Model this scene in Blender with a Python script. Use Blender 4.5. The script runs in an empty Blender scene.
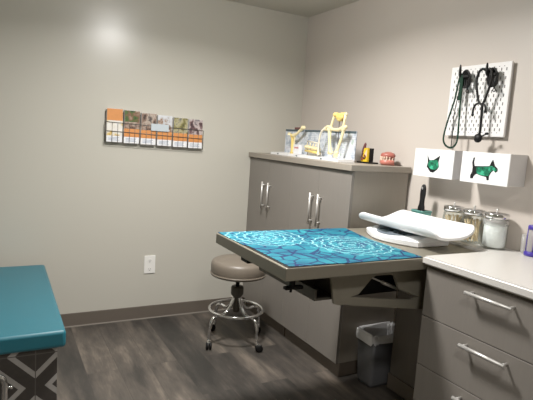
import bpy, bmesh, math, random
from mathutils import Vector, Matrix
random.seed(7)
scene = bpy.context.scene
COL = scene.collection
PI = math.pi

# ------------------------------------------------------------------ materials
def lin(c):
    return tuple(((v/255)/12.92 if v/255 <= .04045 else ((v/255+.055)/1.055)**2.4) for v in c) + (1,)

class NT:
    def __init__(s, name):
        s.m = bpy.data.materials.new(name); s.m.use_nodes = True
        s.t = s.m.node_tree; s.n = s.t.nodes; s.l = s.t.links
        s.b = s.n['Principled BSDF']
    def add(s, typ, **kw):
        n = s.n.new(typ)
        for k, v in kw.items(): setattr(n, k, v)
        return n
    def link(s, a, b): s.l.new(a, b)
    def math(s, op, a, b=None, c=None):
        n = s.n.new('ShaderNodeMath'); n.operation = op
        for i, v in enumerate((a, b, c)):
            if v is None: continue
            if isinstance(v, (int, float)): n.inputs[i].default_value = v
            else: s.l.new(v, n.inputs[i])
        return n.outputs[0]
    def mix(s, fac, a, b):
        n = s.n.new('ShaderNodeMix'); n.data_type = 'RGBA'
        for k, v in ((0, fac), (6, a), (7, b)):
            if isinstance(v, (int, float, tuple)): n.inputs[k].default_value = v
            else: s.l.new(v, n.inputs[k])
        return n.outputs[2]
    def coord(s):
        return s.n.new('ShaderNodeTexCoord').outputs['Object']
    def noise(s, vec, scale, detail=3, rough=.5):
        n = s.n.new('ShaderNodeTexNoise'); n.inputs['Scale'].default_value = scale
        n.inputs['Detail'].default_value = detail; n.inputs['Roughness'].default_value = rough
        if vec is not None: s.l.new(vec, n.inputs['Vector'])
        return n.outputs['Fac']
    def mapping(s, vec, scale=(1,1,1), rot=(0,0,0), loc=(0,0,0)):
        n = s.n.new('ShaderNodeMapping'); n.inputs['Scale'].default_value = scale
        n.inputs['Rotation'].default_value = rot; n.inputs['Location'].default_value = loc
        s.l.new(vec, n.inputs['Vector']); return n.outputs[0]
    def ramp(s, fac, stops):
        n = s.n.new('ShaderNodeValToRGB'); e = n.color_ramp.elements
        while len(e) < len(stops): e.new(.5)
        for i, (p, c) in enumerate(stops): e[i].position = p; e[i].color = c
        s.l.new(fac, n.inputs[0]); return n.outputs[0]
    def bump(s, h, strength, dist=.002):
        n = s.n.new('ShaderNodeBump'); n.inputs['Strength'].default_value = strength
        n.inputs['Distance'].default_value = dist
        s.l.new(h, n.inputs['Height']); s.l.new(n.outputs[0], s.b.inputs['Normal'])
    def base(s, c):
        if isinstance(c, tuple): s.b.inputs['Base Color'].default_value = c
        else: s.l.new(c, s.b.inputs['Base Color'])
    def set(s, **kw):
        for k, v in kw.items(): s.b.inputs[k.replace('_', ' ')].default_value = v

def plain(name, rgb, rough=.5, metal=0., var=.06, scale=30, bump=0., spec=.5, **kw):
    """a colour with slight procedural variation"""
    t = NT(name); c = lin(rgb)
    f = t.noise(t.coord(), scale, 3)
    lo = tuple(v*(1-var) for v in c[:3])+(1,); hi = tuple(min(1, v*(1+var)) for v in c[:3])+(1,)
    t.base(t.mix(f, lo, hi))
    t.set(Roughness=rough, Metallic=metal, Specular_IOR_Level=spec)
    if bump: t.bump(t.noise(t.coord(), scale*8, 2), bump, .001)
    for k, v in kw.items(): t.b.inputs[k.replace('_', ' ')].default_value = v
    return t.m

M = {}
def wallmat(name, rgb, rough):
    t = NT(name); c = lin(rgb); co = t.coord()
    f = t.noise(co, 1.3, 2)
    t.base(t.mix(f, tuple(v*.97 for v in c[:3])+(1,), tuple(v*1.03 for v in c[:3])+(1,)))
    t.set(Roughness=rough, Specular_IOR_Level=.5)
    t.bump(t.noise(co, 160, 2), .12, .001)
    return t.m
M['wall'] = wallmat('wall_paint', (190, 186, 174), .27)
M['wall_r_lit'] = wallmat('wall_paint_lit', (202, 192, 182), .45)  # right wall's stronger lamp light put into a lighter copy of the paint
M['ceil'] = plain('ceiling_paint', (196, 192, 180), .9, var=.02, scale=3)

def floor_mat():
    t = NT('vinyl_plank_floor'); co = t.coord()
    m = t.mapping(co, rot=(0, 0, PI/2))
    b = t.add('ShaderNodeTexBrick'); t.link(m, b.inputs['Vector'])
    b.offset = .37; b.offset_frequency = 2
    for k, v in (('Scale', 1.), ('Mortar Size', .0012), ('Mortar Smooth', .1), ('Bias', 0.), ('Brick Width', 1.22), ('Row Height', .18)):
        b.inputs[k].default_value = v
    b.inputs['Color1'].default_value = (0, 0, 0, 1); b.inputs['Color2'].default_value = (1, 1, 1, 1); b.inputs['Mortar'].default_value = (.5, .5, .5, 1)
    plank = b.outputs['Color']
    # offset grain per plank
    off = t.add('ShaderNodeVectorMath', operation='MULTIPLY_ADD')
    t.link(plank, off.inputs[0]); off.inputs[1].default_value = (3.1, 7.7, 1.3); t.link(co, off.inputs[2])
    g1 = t.noise(t.mapping(off.outputs[0], scale=(7, 1.6, 1)), 1.7, 5, .6)
    g2 = t.noise(t.mapping(off.outputs[0], scale=(50, 4, 1)), 2.0, 3, .6)
    g3 = t.noise(t.mapping(off.outputs[0], scale=(5, .7, 1)), 1.1, 2, .5)
    v = t.math('ADD', t.math('MULTIPLY', g1, .55), t.math('MULTIPLY', g2, .10))
    v = t.math('ADD', v, t.math('MULTIPLY', g3, .5))
    pl = t.add('ShaderNodeRGBToBW'); t.link(plank, pl.inputs[0])
    v = t.math('ADD', v, t.math('MULTIPLY', pl.outputs[0], .12))
    col = t.ramp(v, [(.50, lin((38, 36, 33))), (.60, lin((54, 50, 46))), (.72, lin((80, 73, 66))), (.88, lin((124, 112, 100)))])
    col = t.mix(t.math('MULTIPLY', b.outputs['Fac'], .55), col, lin((42, 38, 35)))
    t.base(col); t.set(Roughness=.5, Specular_IOR_Level=.4)
    t.bump(g2, .12, .001)
    return t.m
M['floor'] = floor_mat()
M['cove'] = plain('vinyl_cove_base', (92, 83, 74), .55, var=.04)
M['caulk'] = plain('caulk', (138, 130, 120), .7)
def laminate(name, rgb):
    t = NT(name); co = t.coord(); c = lin(rgb)
    f = t.noise(t.mapping(co, scale=(30, 30, 2)), 3, 4)
    t.base(t.mix(f, tuple(v*.93 for v in c[:3])+(1,), tuple(v*1.06 for v in c[:3])+(1,)))
    t.set(Roughness=.42, Specular_IOR_Level=.4); return t.m
M['lam'] = laminate('taupe_laminate', (121, 115, 108))
M['lam_side_lit'] = laminate('taupe_laminate_side_lit', (134, 126, 115))  # same laminate, lightened to carry bounce light on the side panels
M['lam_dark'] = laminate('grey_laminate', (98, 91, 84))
M['lam_top'] = laminate('taupe_worktop', (142, 133, 121))
M['gap'] = plain('dark_gap', (40, 36, 33), .8)
def speckle(name, rgb):
    t = NT(name); co = t.coord(); c = lin(rgb)
    f = t.noise(co, 260, 2); g = t.noise(co, 6, 2)
    a = t.mix(g, tuple(v*.96 for v in c[:3])+(1,), c)
    t.base(t.mix(t.math('GREATER_THAN', f, .66), a, tuple(v*.82 for v in c[:3])+(1,)))
    t.set(Roughness=.3); return t.m
M['white_top'] = speckle('white_solid_surface', (212, 208, 202))
M['steel'] = plain('brushed_nickel', (214, 211, 206), .45, .75, var=.05, scale=80)
M['chrome'] = plain('chrome', (225, 225, 225), .1, 1., var=.02)
M['table'] = plain('table_grey_metal', (124, 118, 104), .45, .25, var=.05, scale=60)
M['table_dark'] = plain('table_dark_metal', (70, 66, 58), .5, .3, var=.05)
M['black'] = plain('black_plastic', (13, 12, 12), .5, var=.1, spec=.25)
M['rubber'] = plain('black_rubber', (12, 11, 11), .6, var=.1, spec=.25)
M['vinyl_grey'] = plain('taupe_vinyl', (112, 102, 90), .42, var=.05, scale=40, bump=.1)
M['teal'] = plain('teal_vinyl', (26, 97, 112), .42, var=.05, scale=8, bump=.08)
M['white'] = plain('white_plastic', (238, 238, 238), .35, var=.015)
M['white_matte'] = plain('white_card', (232, 232, 234), .6, var=.02)
M['grey_lcd'] = plain('grey_display', (96, 104, 112), .3, var=.12, scale=120)
M['lcd_glass'] = plain('lcd_screen', (52, 60, 62), .2, var=.1)
M['bone'] = plain('bone_resin', (238, 222, 172), .45, var=.06, scale=60)
M['bone_yellow'] = plain('yellow_bone_resin', (234, 204, 112), .45, var=.1, scale=60)
M['bone_pale'] = plain('pale_bone_resin', (226, 218, 196), .45, var=.05, scale=60)
M['slate'] = plain('slate_blue_print', (62, 78, 86), .5, var=.08)
M['pinkprint'] = plain('pink_print', (196, 128, 128), .5, var=.2, scale=90)
M['pink'] = plain('pink_gum_resin', (190, 112, 98), .3, var=.16, scale=70)
M['gum_brown'] = plain('brown_pink_gum_resin', (166, 92, 80), .35, var=.2, scale=60)
M['pink_dark'] = plain('dark_gum_resin', (124, 50, 48), .35, var=.2, scale=60)
M['tooth'] = plain('tooth_resin', (228, 200, 176), .3, var=.06)
M['yellow'] = plain('yellow_resin', (232, 190, 40), .4, var=.2, scale=90)
M['red'] = plain('red_resin', (150, 40, 40), .4, var=.2, scale=80)
M['maroon'] = plain('maroon_resin', (92, 46, 48), .4, var=.2, scale=80)
M['green_strap'] = plain('dark_green_nylon', (10, 42, 28), .7, var=.2, scale=200, spec=.2)
M['box_side'] = plain('white_box_side_shaded', (205, 203, 203), .5, var=.02)  # box sides' grey shading put into the white; small pale parts share it
M['wood'] = plain('birch_stick', (250, 222, 182), .6, var=.12, scale=50)
M['bluepurple'] = plain('blue_violet_plastic', (58, 40, 150), .35, var=.06)
M['sand'] = plain('grey_beads', (140, 128, 126), .8, var=.3, scale=300)
M['can_grey'] = plain('grey_bin_plastic', (84, 84, 86), .5, var=.04)
M['wire'] = plain('dark_wire', (112, 106, 100), .4, .6, var=.05)
M['label_grey'] = plain('pale_blue_label', (186, 196, 202), .4, var=.03)
M['orange'] = plain('orange_print', (208, 132, 66), .5, var=.08, scale=40)
M['ink'] = plain('dark_print', (17, 16, 16), .6, var=.2, spec=.2)
M['inkblue'] = plain('blue_grey_print', (132, 150, 178), .55, var=.2)
M['slot'] = plain('outlet_slot', (60, 56, 52), .6)
M['outlet'] = plain('outlet_white', (236, 234, 228), .4, var=.01)

def emerald():
    t = NT('emerald_foil'); co = t.coord()
    f = t.noise(co, 55, 3, .6)
    t.base(t.ramp(f, [(.3, lin((4, 44, 30))), (.48, lin((12, 108, 76))), (.66, lin((60, 180, 136)))]))
    t.set(Roughness=.3); return t.m
M['emerald'] = emerald()

def glass(name, tint=(245, 248, 246), mixv=.82, rough=.03):
    t = NT(name)
    tr = t.add('ShaderNodeBsdfTransparent'); tr.inputs[0].default_value = lin(tint)
    gl = t.add('ShaderNodeBsdfGlossy'); gl.inputs['Roughness'].default_value = rough
    lw = t.add('ShaderNodeLayerWeight'); lw.inputs['Blend'].default_value = .25
    nz = t.noise(t.coord(), 12, 2)
    fac = t.math('ADD', t.math('MULTIPLY', lw.outputs['Fresnel'], .3), t.math('MULTIPLY', nz, 1-mixv))
    mx = t.add('ShaderNodeMixShader'); t.link(fac, mx.inputs[0]); t.link(tr.outputs[0], mx.inputs[1]); t.link(gl.outputs[0], mx.inputs[2])
    t.link(mx.outputs[0], t.n['Material Output'].inputs['Surface'])
    return t.m
M['glass'] = glass('jar_glass', (252, 254, 253), mixv=.985)
def translucent_plastic(name, rgb, alpha):
    t = NT(name); c = lin(rgb)
    f = t.noise(t.coord(), 40, 2)
    t.base(t.mix(f, tuple(v*.85 for v in c[:3])+(1,), c)); t.set(Roughness=.25, Alpha=alpha)
    return t.m
M['teal_clear'] = translucent_plastic('teal_clear_plastic', (96, 158, 148), .85)
M['clear_plastic'] = translucent_plastic('clear_plastic', (226, 224, 220), .35)
M['liner'] = translucent_plastic('liner_film', (246, 245, 246), .94)
M['amberline'] = translucent_plastic('clear_tube', (200, 196, 198), .45)
M['acrylic'] = translucent_plastic('acrylic_rod', (90, 88, 84), .9)
def cotton():
    t = NT('cotton'); co = t.coord(); f = t.noise(co, 60, 4, .6)
    t.base(t.mix(f, lin((248, 248, 248)), (1, 1, 1, 1))); t.set(Roughness=.95); t.bump(f, .6, .01); return t.m
M['cotton'] = cotton()

def mat_pattern():
    t = NT('teal_mat_print'); co = t.coord()
    sep = t.add('ShaderNodeSeparateXYZ'); t.link(co, sep.inputs[0])
    x, y = sep.outputs[0], sep.outputs[1]
    wob = t.noise(co, 9, 2)
    base = t.ramp(t.noise(co, 7, 3), [(.3, lin((10, 74, 100))), (.5, lin((18, 100, 120))), (.7, lin((36, 126, 138)))])
    v = t.add('ShaderNodeTexVoronoi', feature='DISTANCE_TO_EDGE'); v.inputs['Scale'].default_value = 13
    t.link(t.mapping(co, scale=(1, 1.25, 1)), v.inputs['Vector'])
    navy = t.math('LESS_THAN', v.outputs['Distance'], .058)
    col = base
    ringmask = None; inside = None
    for cx, cy, R in ((.195, .535, .20), (.535, .29, .235)):
        dx = t.math('SUBTRACT', x, cx); dy = t.math('SUBTRACT', y, cy)
        r = t.math('SQRT', t.math('ADD', t.math('MULTIPLY', dx, dx), t.math('MULTIPLY', dy, dy)))
        ang = t.math('ARCTAN2', dy, dx)
        scal = t.math('MULTIPLY', t.math('ABSOLUTE', t.math('SINE', t.math('MULTIPLY', ang, 9))), .012)
        rr = t.math('ADD', t.math('ADD', r, scal), t.math('MULTIPLY', t.math('SUBTRACT', wob, .5), .02))
        ring = t.math('LESS_THAN', t.math('ABSOLUTE', t.math('SUBTRACT', t.math('FRACT', t.math('MULTIPLY', rr, 23)), .5)), .075)
        ins = t.math('LESS_THAN', rr, R)
        m = t.math('MULTIPLY', ring, ins)
        ringmask = m if ringmask is None else t.math('MAXIMUM', ringmask, m)
        inside = ins if inside is None else t.math('MAXIMUM', inside, ins)
    v2 = t.add('ShaderNodeTexVoronoi', feature='DISTANCE_TO_EDGE'); v2.inputs['Scale'].default_value = 21
    t.link(co, v2.inputs['Vector'])
    pale = t.math('MULTIPLY', t.math('LESS_THAN', v2.outputs['Distance'], .05), inside)
    outside = t.math('SUBTRACT', 1, inside)
    col = t.mix(t.math('MULTIPLY', t.math('MULTIPLY', navy, outside), .9), col, lin((10, 26, 74)))
    col = t.mix(t.math('MULTIPLY', t.math('MULTIPLY', navy, inside), .75), col, lin((10, 40, 86)))
    col = t.mix(t.math('MULTIPLY', pale, .35), col, lin((90, 180, 186)))
    col = t.mix(t.math('MULTIPLY', ringmask, .62), col, lin((150, 206, 210)))
    t.base(col); t.set(Roughness=.75, Specular_IOR_Level=.2); return t.m
M['mat'] = mat_pattern()

def bench_tile():
    t = NT('chevron_tile'); co = t.coord()
    sep = t.add('ShaderNodeSeparateXYZ'); t.link(co, sep.inputs[0])
    P = .308
    def fold(o, c): return t.math('ABSOLUTE', t.math('SUBTRACT', t.math('FLOORED_MODULO', t.math('ADD', t.math('SUBTRACT', o, c), P/2), P), P/2))
    def run(a, cx):
        u = fold(a, cx); w = fold(sep.outputs[2], .240)
        d = t.math('ABSOLUTE', t.math('SUBTRACT', u, w))
        band = t.math('LESS_THAN', t.math('ABSOLUTE', t.math('SUBTRACT', d, .054)), .0155)
        g1 = t.math('LESS_THAN', u, .0022); g2 = t.math('GREATER_THAN', u, P/2-.0022)
        g3 = t.math('LESS_THAN', w, .0022); g4 = t.math('GREATER_THAN', w, P/2-.0022)
        return band, t.math('MAXIMUM', t.math('MAXIMUM', g1, g2), g4)
    band, gr = run(sep.outputs[0], .396)
    n = t.noise(co, 40, 4)
    dark = t.mix(n, lin((50, 46, 43)), lin((66, 61, 57))); light = t.mix(n, lin((150, 146, 142)), lin((176, 172, 167)))
    col = t.mix(band, dark, light); col = t.mix(gr, col, lin((84, 80, 76)))
    t.base(col); t.set(Roughness=.45); return t.m
M['tile'] = bench_tile()

def pegboard_mat():
    t = NT('white_pegboard_slots'); co = t.coord()
    sep = t.add('ShaderNodeSeparateXYZ'); t.link(co, sep.inputs[0])
    y, z = sep.outputs[1], sep.outputs[2]
    px, pz = .029, .043
    def grid(oy, oz):
        a = t.math('ABSOLUTE', t.math('SUBTRACT', t.math('FLOORED_MODULO', t.math('ADD', y, oy), px), px/2))
        b = t.math('ABSOLUTE', t.math('SUBTRACT', t.math('FLOORED_MODULO', t.math('ADD', z, oz), pz), pz/2))
        return t.math('MULTIPLY', t.math('LESS_THAN', a, .0030), t.math('LESS_THAN', b, .0075))
    f = t.math('MAXIMUM', grid(0, 0), grid(px/2, pz/2))
    ins = t.math('MULTIPLY', t.math('LESS_THAN', t.math('ABSOLUTE', y), .168), t.math('LESS_THAN', t.math('ABSOLUTE', z), .168))
    t.base(t.mix(t.math('MULTIPLY', f, ins), lin((240, 238, 236)), lin((74, 70, 68)))); t.set(Roughness=.4); return t.m
M['peg'] = pegboard_mat()

def photo_mat(name, seed, stops):
    t = NT(name); co = t.mapping(t.coord(), loc=(seed*3.7, seed*1.3, seed*2.1))
    v = t.add('ShaderNodeTexVoronoi'); v.inputs['Scale'].default_value = 26; t.link(co, v.inputs['Vector'])
    f = t.math('ADD', t.math('MULTIPLY', t.noise(co, 22, 3, .6), .8), t.math('MULTIPLY', v.outputs['Distance'], .3))
    t.base(t.ramp(f, [(p, lin(c)) for p, c in stops])); t.set(Roughness=.35); return t.m
PHOTO = [
    photo_mat('photo_dog_on_cream', 1, [(.35, (92, 70, 40)), (.45, (214, 178, 96)), (.55, (226, 220, 206)), (.75, (236, 232, 226))]),
    photo_mat('photo_green_garden', 2, [(.35, (34, 36, 28)), (.48, (62, 92, 40)), (.58, (110, 76, 54)), (.75, (160, 140, 120))]),
    photo_mat('photo_brown_dog', 3, [(.35, (48, 36, 32)), (.5, (130, 104, 90)), (.6, (176, 160, 146)), (.75, (70, 62, 60))]),
    photo_mat('photo_pale_dog', 4, [(.35, (60, 46, 36)), (.48, (142, 112, 88)), (.56, (196, 198, 202)), (.75, (210, 212, 216))]),
    photo_mat('photo_olive_dog', 5, [(.35, (38, 42, 36)), (.48, (120, 112, 62)), (.6, (172, 164, 128)), (.75, (64, 74, 84))]),
    photo_mat('photo_dark_puppies', 6, [(.35, (38, 30, 36)), (.48, (96, 68, 70)), (.58, (196, 180, 176)), (.75, (50, 48, 62))]),
]
def card_print(name, seed, tint):
    t = NT(name); co = t.coord()
    sep = t.add('ShaderNodeSeparateXYZ'); t.link(co, sep.inputs[0])
    f = t.noise(t.mapping(co, loc=(seed, seed, seed)), 26, 3, .5)
    lines = t.math('LESS_THAN', t.math('FRACT', t.math('MULTIPLY', sep.outputs[2], 70)), .35)
    g = t.math('GREATER_THAN', t.noise(t.mapping(co, loc=(seed, 2, 5), scale=(1, 9, 9)), 1.4, 1), .52)
    a = t.ramp(f, [(.36, lin((150, 162, 176))), (.48, lin((196, 203, 212))), (.6, lin((212, 216, 222))), (.72, lin(tint))])
    t.base(t.mix(t.math('MULTIPLY', t.math('MULTIPLY', lines, g), .35), a, lin((120, 136, 160)))); t.set(Roughness=.3); return t.m

# ------------------------------------------------------------------ mesh builder
class MB:
    def __init__(s): s.bm = bmesh.new(); s.mats = []
    def box(s, x0, x1, y0, y1, z0, z1, bev=0., seg=2, mi=0, M4=None):
        r = bmesh.ops.create_cube(s.bm, size=1); vs = r['verts']
        for v in vs:
            v.co = Vector((x0+(v.co.x+.5)*(x1-x0), y0+(v.co.y+.5)*(y1-y0), z0+(v.co.z+.5)*(z1-z0)))
        fs = {f for v in vs for f in v.link_faces}
        for f in fs: f.material_index = mi
        if bev:
            es = list({e for v in vs for e in v.link_edges})
            rb = bmesh.ops.bevel(s.bm, geom=es, offset=bev, segments=seg, affect='EDGES', profile=.5)
            vs = rb['verts']
            if seg > 2:
                for f in rb['faces']: f.smooth = True
        if M4 is not None:
            allv = {v for f in s.bm.faces for v in f.verts} if False else set(vs)
            for v in allv: v.co = M4 @ v.co
        return s
    def tube(s, pts, r, n=10, closed=False, mi=0, caps=True):
        pts = [Vector(p) for p in pts]; k = len(pts)
        rs = r if isinstance(r, (list, tuple)) else [r]*k
        prev = None; rings = []
        for i, p in enumerate(pts):
            if closed: t = (pts[(i+1) % k]-pts[i-1])
            else: t = (pts[min(i+1, k-1)]-pts[max(i-1, 0)])
            t.normalize()
            if prev is None:
                a = Vector((0, 0, 1)) if abs(t.z) < .9 else Vector((1, 0, 0))
                u = t.cross(a).normalized()
            else:
                u = (prev-t*prev.dot(t)).normalized()
            prev = u; w = t.cross(u)
            rings.append([s.bm.verts.new(p+(u*math.cos(2*PI*j/n)+w*math.sin(2*PI*j/n))*rs[i]) for j in range(n)])
        m = k if closed else k-1
        for i in range(m):
            a, b = rings[i], rings[(i+1) % k]
            sh = 0
            if closed and i == m-1:   # align seam
                sh = min(range(n), key=lambda q: (a[0].co-b[q].co).length)
            for j in range(n):
                f = s.bm.faces.new((a[j], a[(j+1) % n], b[(j+1+sh) % n], b[(j+sh) % n])); f.smooth = True; f.material_index = mi
        if not closed and caps:
            for q in (rings[0], rings[-1]):
                f = s.bm.faces.new(q); f.material_index = mi
        return s
    def lathe(s, prof, c=(0, 0, 0), n=32, mi=0, smooth=True, sx=1, sy=1):
        rings = []
        for r, z in prof:
            if r <= 1e-6: rings.append([s.bm.verts.new((c[0], c[1], c[2]+z))])
            else: rings.append([s.bm.verts.new((c[0]+sx*r*math.cos(2*PI*j/n), c[1]+sy*r*math.sin(2*PI*j/n), c[2]+z)) for j in range(n)])
        for a, b in zip(rings, rings[1:]):
            for j in range(n):
                q = (j+1) % n
                if len(a) == 1 and len(b) == 1: continue
                if len(a) == 1: f = s.bm.faces.new((a[0], b[q], b[j]))
                elif len(b) == 1: f = s.bm.faces.new((a[j], a[q], b[0]))
                else: f = s.bm.faces.new((a[j], a[q], b[q], b[j]))
                f.smooth = smooth; f.material_index = mi
        return s
    def prism(s, poly, d0, d1, axis='y', holes=(), mi=0):
        """polygon in the two remaining axes, extruded from d0 to d1 along axis"""
        def P(a, b, d): return {'x': (d, a, b), 'y': (a, d, b), 'z': (a, b, d)}[axis]
        loops = [poly]+list(holes); es = []
        for L in loops:
            vs = [s.bm.verts.new(P(a, b, d0)) for a, b in L]
            es += [s.bm.edges.new((vs[i], vs[(i+1) % len(vs)])) for i in range(len(vs))]
        g = bmesh.ops.triangle_fill(s.bm, use_beauty=True, use_dissolve=False, edges=es)
        fs = [f for f in g['geom'] if isinstance(f, bmesh.types.BMFace)]
        for f in fs: f.material_index = mi
        ex = bmesh.ops.extrude_face_region(s.bm, geom=fs)
        off = Vector(P(0, 0, d1))-Vector(P(0, 0, d0))
        for v in ex['geom']:
            if isinstance(v, bmesh.types.BMVert): v.co += off
            elif isinstance(v, bmesh.types.BMFace): v.material_index = mi
        return s
    def ball(s, c, r, n=14, sc=(1, 1, 1), mi=0):
        rr = bmesh.ops.create_uvsphere(s.bm, u_segments=n, v_segments=max(6, n//2), radius=1)
        for v in rr['verts']: v.co = Vector((c[0]+v.co.x*r*sc[0], c[1]+v.co.y*r*sc[1], c[2]+v.co.z*r*sc[2]))
        for f in {f for v in rr['verts'] for f in v.link_faces}: f.smooth = True; f.material_index = mi
        return s
    def xf(s, m):
        for v in s.bm.verts: v.co = m @ v.co
        return s

def wloc(o):
    v = Vector((0, 0, 0))
    while o is not None: v = v+o.location; o = o.parent
    return v

def obj(name, mb, mats, parent=None, world=True, origin=None):
    """links a builder as ONE mesh object; world=True: vertices given in world coordinates"""
    bmesh.ops.recalc_face_normals(mb.bm, faces=mb.bm.faces)
    me = bpy.data.meshes.new(name)
    off = wloc(parent) if (parent is not None and world) else Vector((0, 0, 0))
    o = None
    if origin is not None: off = off+Vector(origin)-off if parent is None else off
    for v in mb.bm.verts: v.co -= off
    mb.bm.to_mesh(me); mb.bm.free()
    for m in (mats if isinstance(mats, (list, tuple)) else [mats]): me.materials.append(M[m] if isinstance(m, str) else m)
    o = bpy.data.objects.new(name, me); COL.objects.link(o)
    if parent is not None: o.parent = parent
    elif origin is not None: o.location = off
    return o

def tag(o, label, cat, group=None, kind=None):
    o['label'] = label; o['category'] = cat
    if group: o['group'] = group
    if kind: o['kind'] = kind
    return o
def thing(name, label, cat, loc, group=None):
    o = bpy.data.objects.new(name, None); COL.objects.link(o)
    o.empty_display_size = .05; o.location = loc
    return tag(o, label, cat, group)
def struct(name, mb, m):
    o = obj(name, mb, m); o['kind'] = 'structure'; return o
def copy_tree(o, parent=None):
    c = o.copy(); COL.objects.link(c)
    if parent is not None: c.parent = parent
    for ch in list(o.children): copy_tree(ch, c)
    return c
def spline(pts, n=8):
    """Catmull-Rom through the points"""
    P = [Vector(p) for p in pts]; out = []
    for i in range(len(P)-1):
        a = P[max(i-1, 0)]; b = P[i]; c = P[i+1]; d = P[min(i+2, len(P)-1)]
        for k in range(n):
            t = k/n
            out.append(.5*((2*b)+(c-a)*t+(2*a-5*b+4*c-d)*t*t+(3*b-a-3*c+d)*t**3))
    out.append(P[-1]); return out
def arc(c, r, a0, a1, n, f): return [f(c, r, a0+(a1-a0)*i/n) for i in range(n+1)]

# ------------------------------------------------------------------ room
XL, YF, H = -3.6, -4.9, 2.43
struct('floor', MB().box(XL, .1, YF, .1, -.1, 0), 'floor')
struct('ceiling', MB().box(XL-.1, .1, YF-.1, .1, H, H+.1), 'ceil')
struct('wall_back', MB().box(XL, .1, 0, .1, 0, H), 'wall')
struct('wall_right', MB().box(0, .1, YF, 0, 0, H), 'wall_r_lit')
struct('wall_left', MB().box(XL-.1, XL, YF, .1, 0, H), 'wall')
struct('wall_front', MB().box(XL, .1, YF-.1, YF, 0, H), 'wall')
struct('baseboard_back', MB().box(XL, -.43, -.008, 0, .006, .1, .003), 'cove')
struct('baseboard_left', MB().box(XL, XL+.008, YF, -.01, 0, .1, .003), 'cove')
struct('trim_1', MB().box(XL, -.43, -.014, 0, 0, .007), 'caulk')

# wall outlet
t = thing('wall_outlet', 'white electrical outlet plate low on the left wall', 'outlet', (-1.246, 0, .42))
obj('plate', MB().box(-1.288, -1.204, -.007, 0, .352, .489, .003), 'outlet', t)
for z in (.387, .452):
    rc = obj('receptacle', MB().lathe([(0, .0015), (.016, .0015), (.0165, 0)], n=20, smooth=False).xf(Matrix.Translation((-1.246, -.007, z)) @ Matrix.Rotation(PI/2, 4, 'X')), 'outlet', t)
    s = MB()
    s.box(-1.254, -1.2515, -.0092, -.0084, z-.005, z+.006); s.box(-1.2405, -1.238, -.0092, -.0084, z-.005, z+.006)
    s.box(-1.249, -1.243, -.0092, -.0084, z-.013, z-.008)
    obj('slot', s, 'slot', rc)

# ------------------------------------------------------------------ tall cabinets with their worktop
HC, DC, TC = 1.302, .465, .037
CW = 1.335
FX = -DC+.012            # carcass front; doors in front of it
def handle_v(x, y, z0, z1, parent):
    m = MB(); m.tube([(x-.03, y, z0-.012), (x-.03, y, z1+.012)], .0065, 12)
    for z in (z0+.012, z1-.012): m.tube([(x, y, z), (x-.03, y, z)], .005, 10)
    return obj('handle', m, 'steel', parent)
edges = [-.003, -.335, -.665, -1.0, -1.331]
cabs = []
for ci in range(2):
    y1, ym, y0 = edges[ci*2], edges[ci*2+1], edges[ci*2+2]
    lab = ('tall taupe two-door storage cabinet in the room corner, by the left wall', 'tall taupe two-door storage cabinet beside the wastebasket, its side panel in view')[ci]
    t = thing('storage_cabinet', lab, 'cabinet', (-.22, (y0+y1)/2, 0), 'tall storage cabinets along the right wall')
    obj('carcass', MB().box(FX+.018, -.022, y0, y1-.001, .095, HC-TC-.001), 'lam_side_lit', t)
    obj('toe_kick', MB().box(-DC+.048, -.03, y0+.012, y1-.001, 0, .0945, .002), 'cove', t)
    for di, (a, b) in enumerate(((ym, y1), (y0, ym))):
        d = obj('door', MB().box(FX-.002, FX+.0175, a+.0008, b-.0008, .0965, HC-TC-.006, .0012), 'lam', t)
        hy = ym+.045 if di == 0 else ym-.045
        handle_v(FX-.002, hy, .900, 1.081, d)
tag(obj('cabinet_worktop', MB().box(-DC-.008, -.012, -CW-.008, -.001, HC-TC, HC, .003), 'lam_top'),
    'taupe laminate worktop over the tall cabinets, carrying the anatomical models', 'worktop')

# ------------------------------------------------------------------ white counter with ledge, drawer cabinet, ledge support
ZC = .953; DX = -.6027; YC = -2.069; TS = .037
LX = -.175
m = MB(); m.prism([(DX, YC), (LX, YC), (LX, -1.40), (-.002, -1.40), (-.002, -2.80), (DX, -2.80)], ZC-TS, ZC, 'z')
es = [e for e in m.bm.edges if abs(e.verts[0].co.z-e.verts[1].co.z) < 1e-5]
es = [e for e in es if len({f.normal.z > .5 for f in e.link_faces}) == 2 or len(e.link_faces) == 2 and e.calc_face_angle(0) > 1]
bmesh.ops.recalc_face_normals(m.bm, faces=m.bm.faces)
es = [e for e in m.bm.edges if len(e.link_faces) == 2 and e.calc_face_angle(0) > 1 and abs(e.verts[0].co.z-e.verts[1].co.z) < 1e-5]
bmesh.ops.bevel(m.bm, geom=es, offset=.007, segments=3, affect='EDGES')
ct = obj('counter_worktop', m, 'white_top')
tag(ct, 'white solid-surface counter with a narrow ledge running along the right wall', 'worktop')

t = thing('drawer_cabinet', 'taupe base cabinet of wide drawers under the white counter', 'cabinet', (-.3, -2.37, 0))
obj('carcass', MB().box(DX+.04, -.012, -2.772, YC-.012, .10, ZC-TS-.001), 'lam_side_lit', t)
obj('toe_kick', MB().box(DX+.07, -.02, -2.772, YC-.02, 0, .0995), 'cove', t)
zs = [ZC-TS-.012, .6857, .4603, .285, .105]
for i in range(4):
    d = obj('drawer', MB().box(DX+.018, DX+.0395, -2.770, YC-.012, zs[i+1]+.0018, zs[i]-.0018, .0015), 'lam', t)
    zc = zs[i]-.040
    yc = -2.4225
    mm = MB(); mm.tube([(DX-.016, yc-.104, zc), (DX-.016, yc+.104, zc)], .0078, 12)
    for yy in (yc-.090, yc+.090): mm.tube([(DX+.018, yy, zc), (DX-.016, yy, zc)], .0055, 10)
    obj('handle', mm, 'steel', d)

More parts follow.
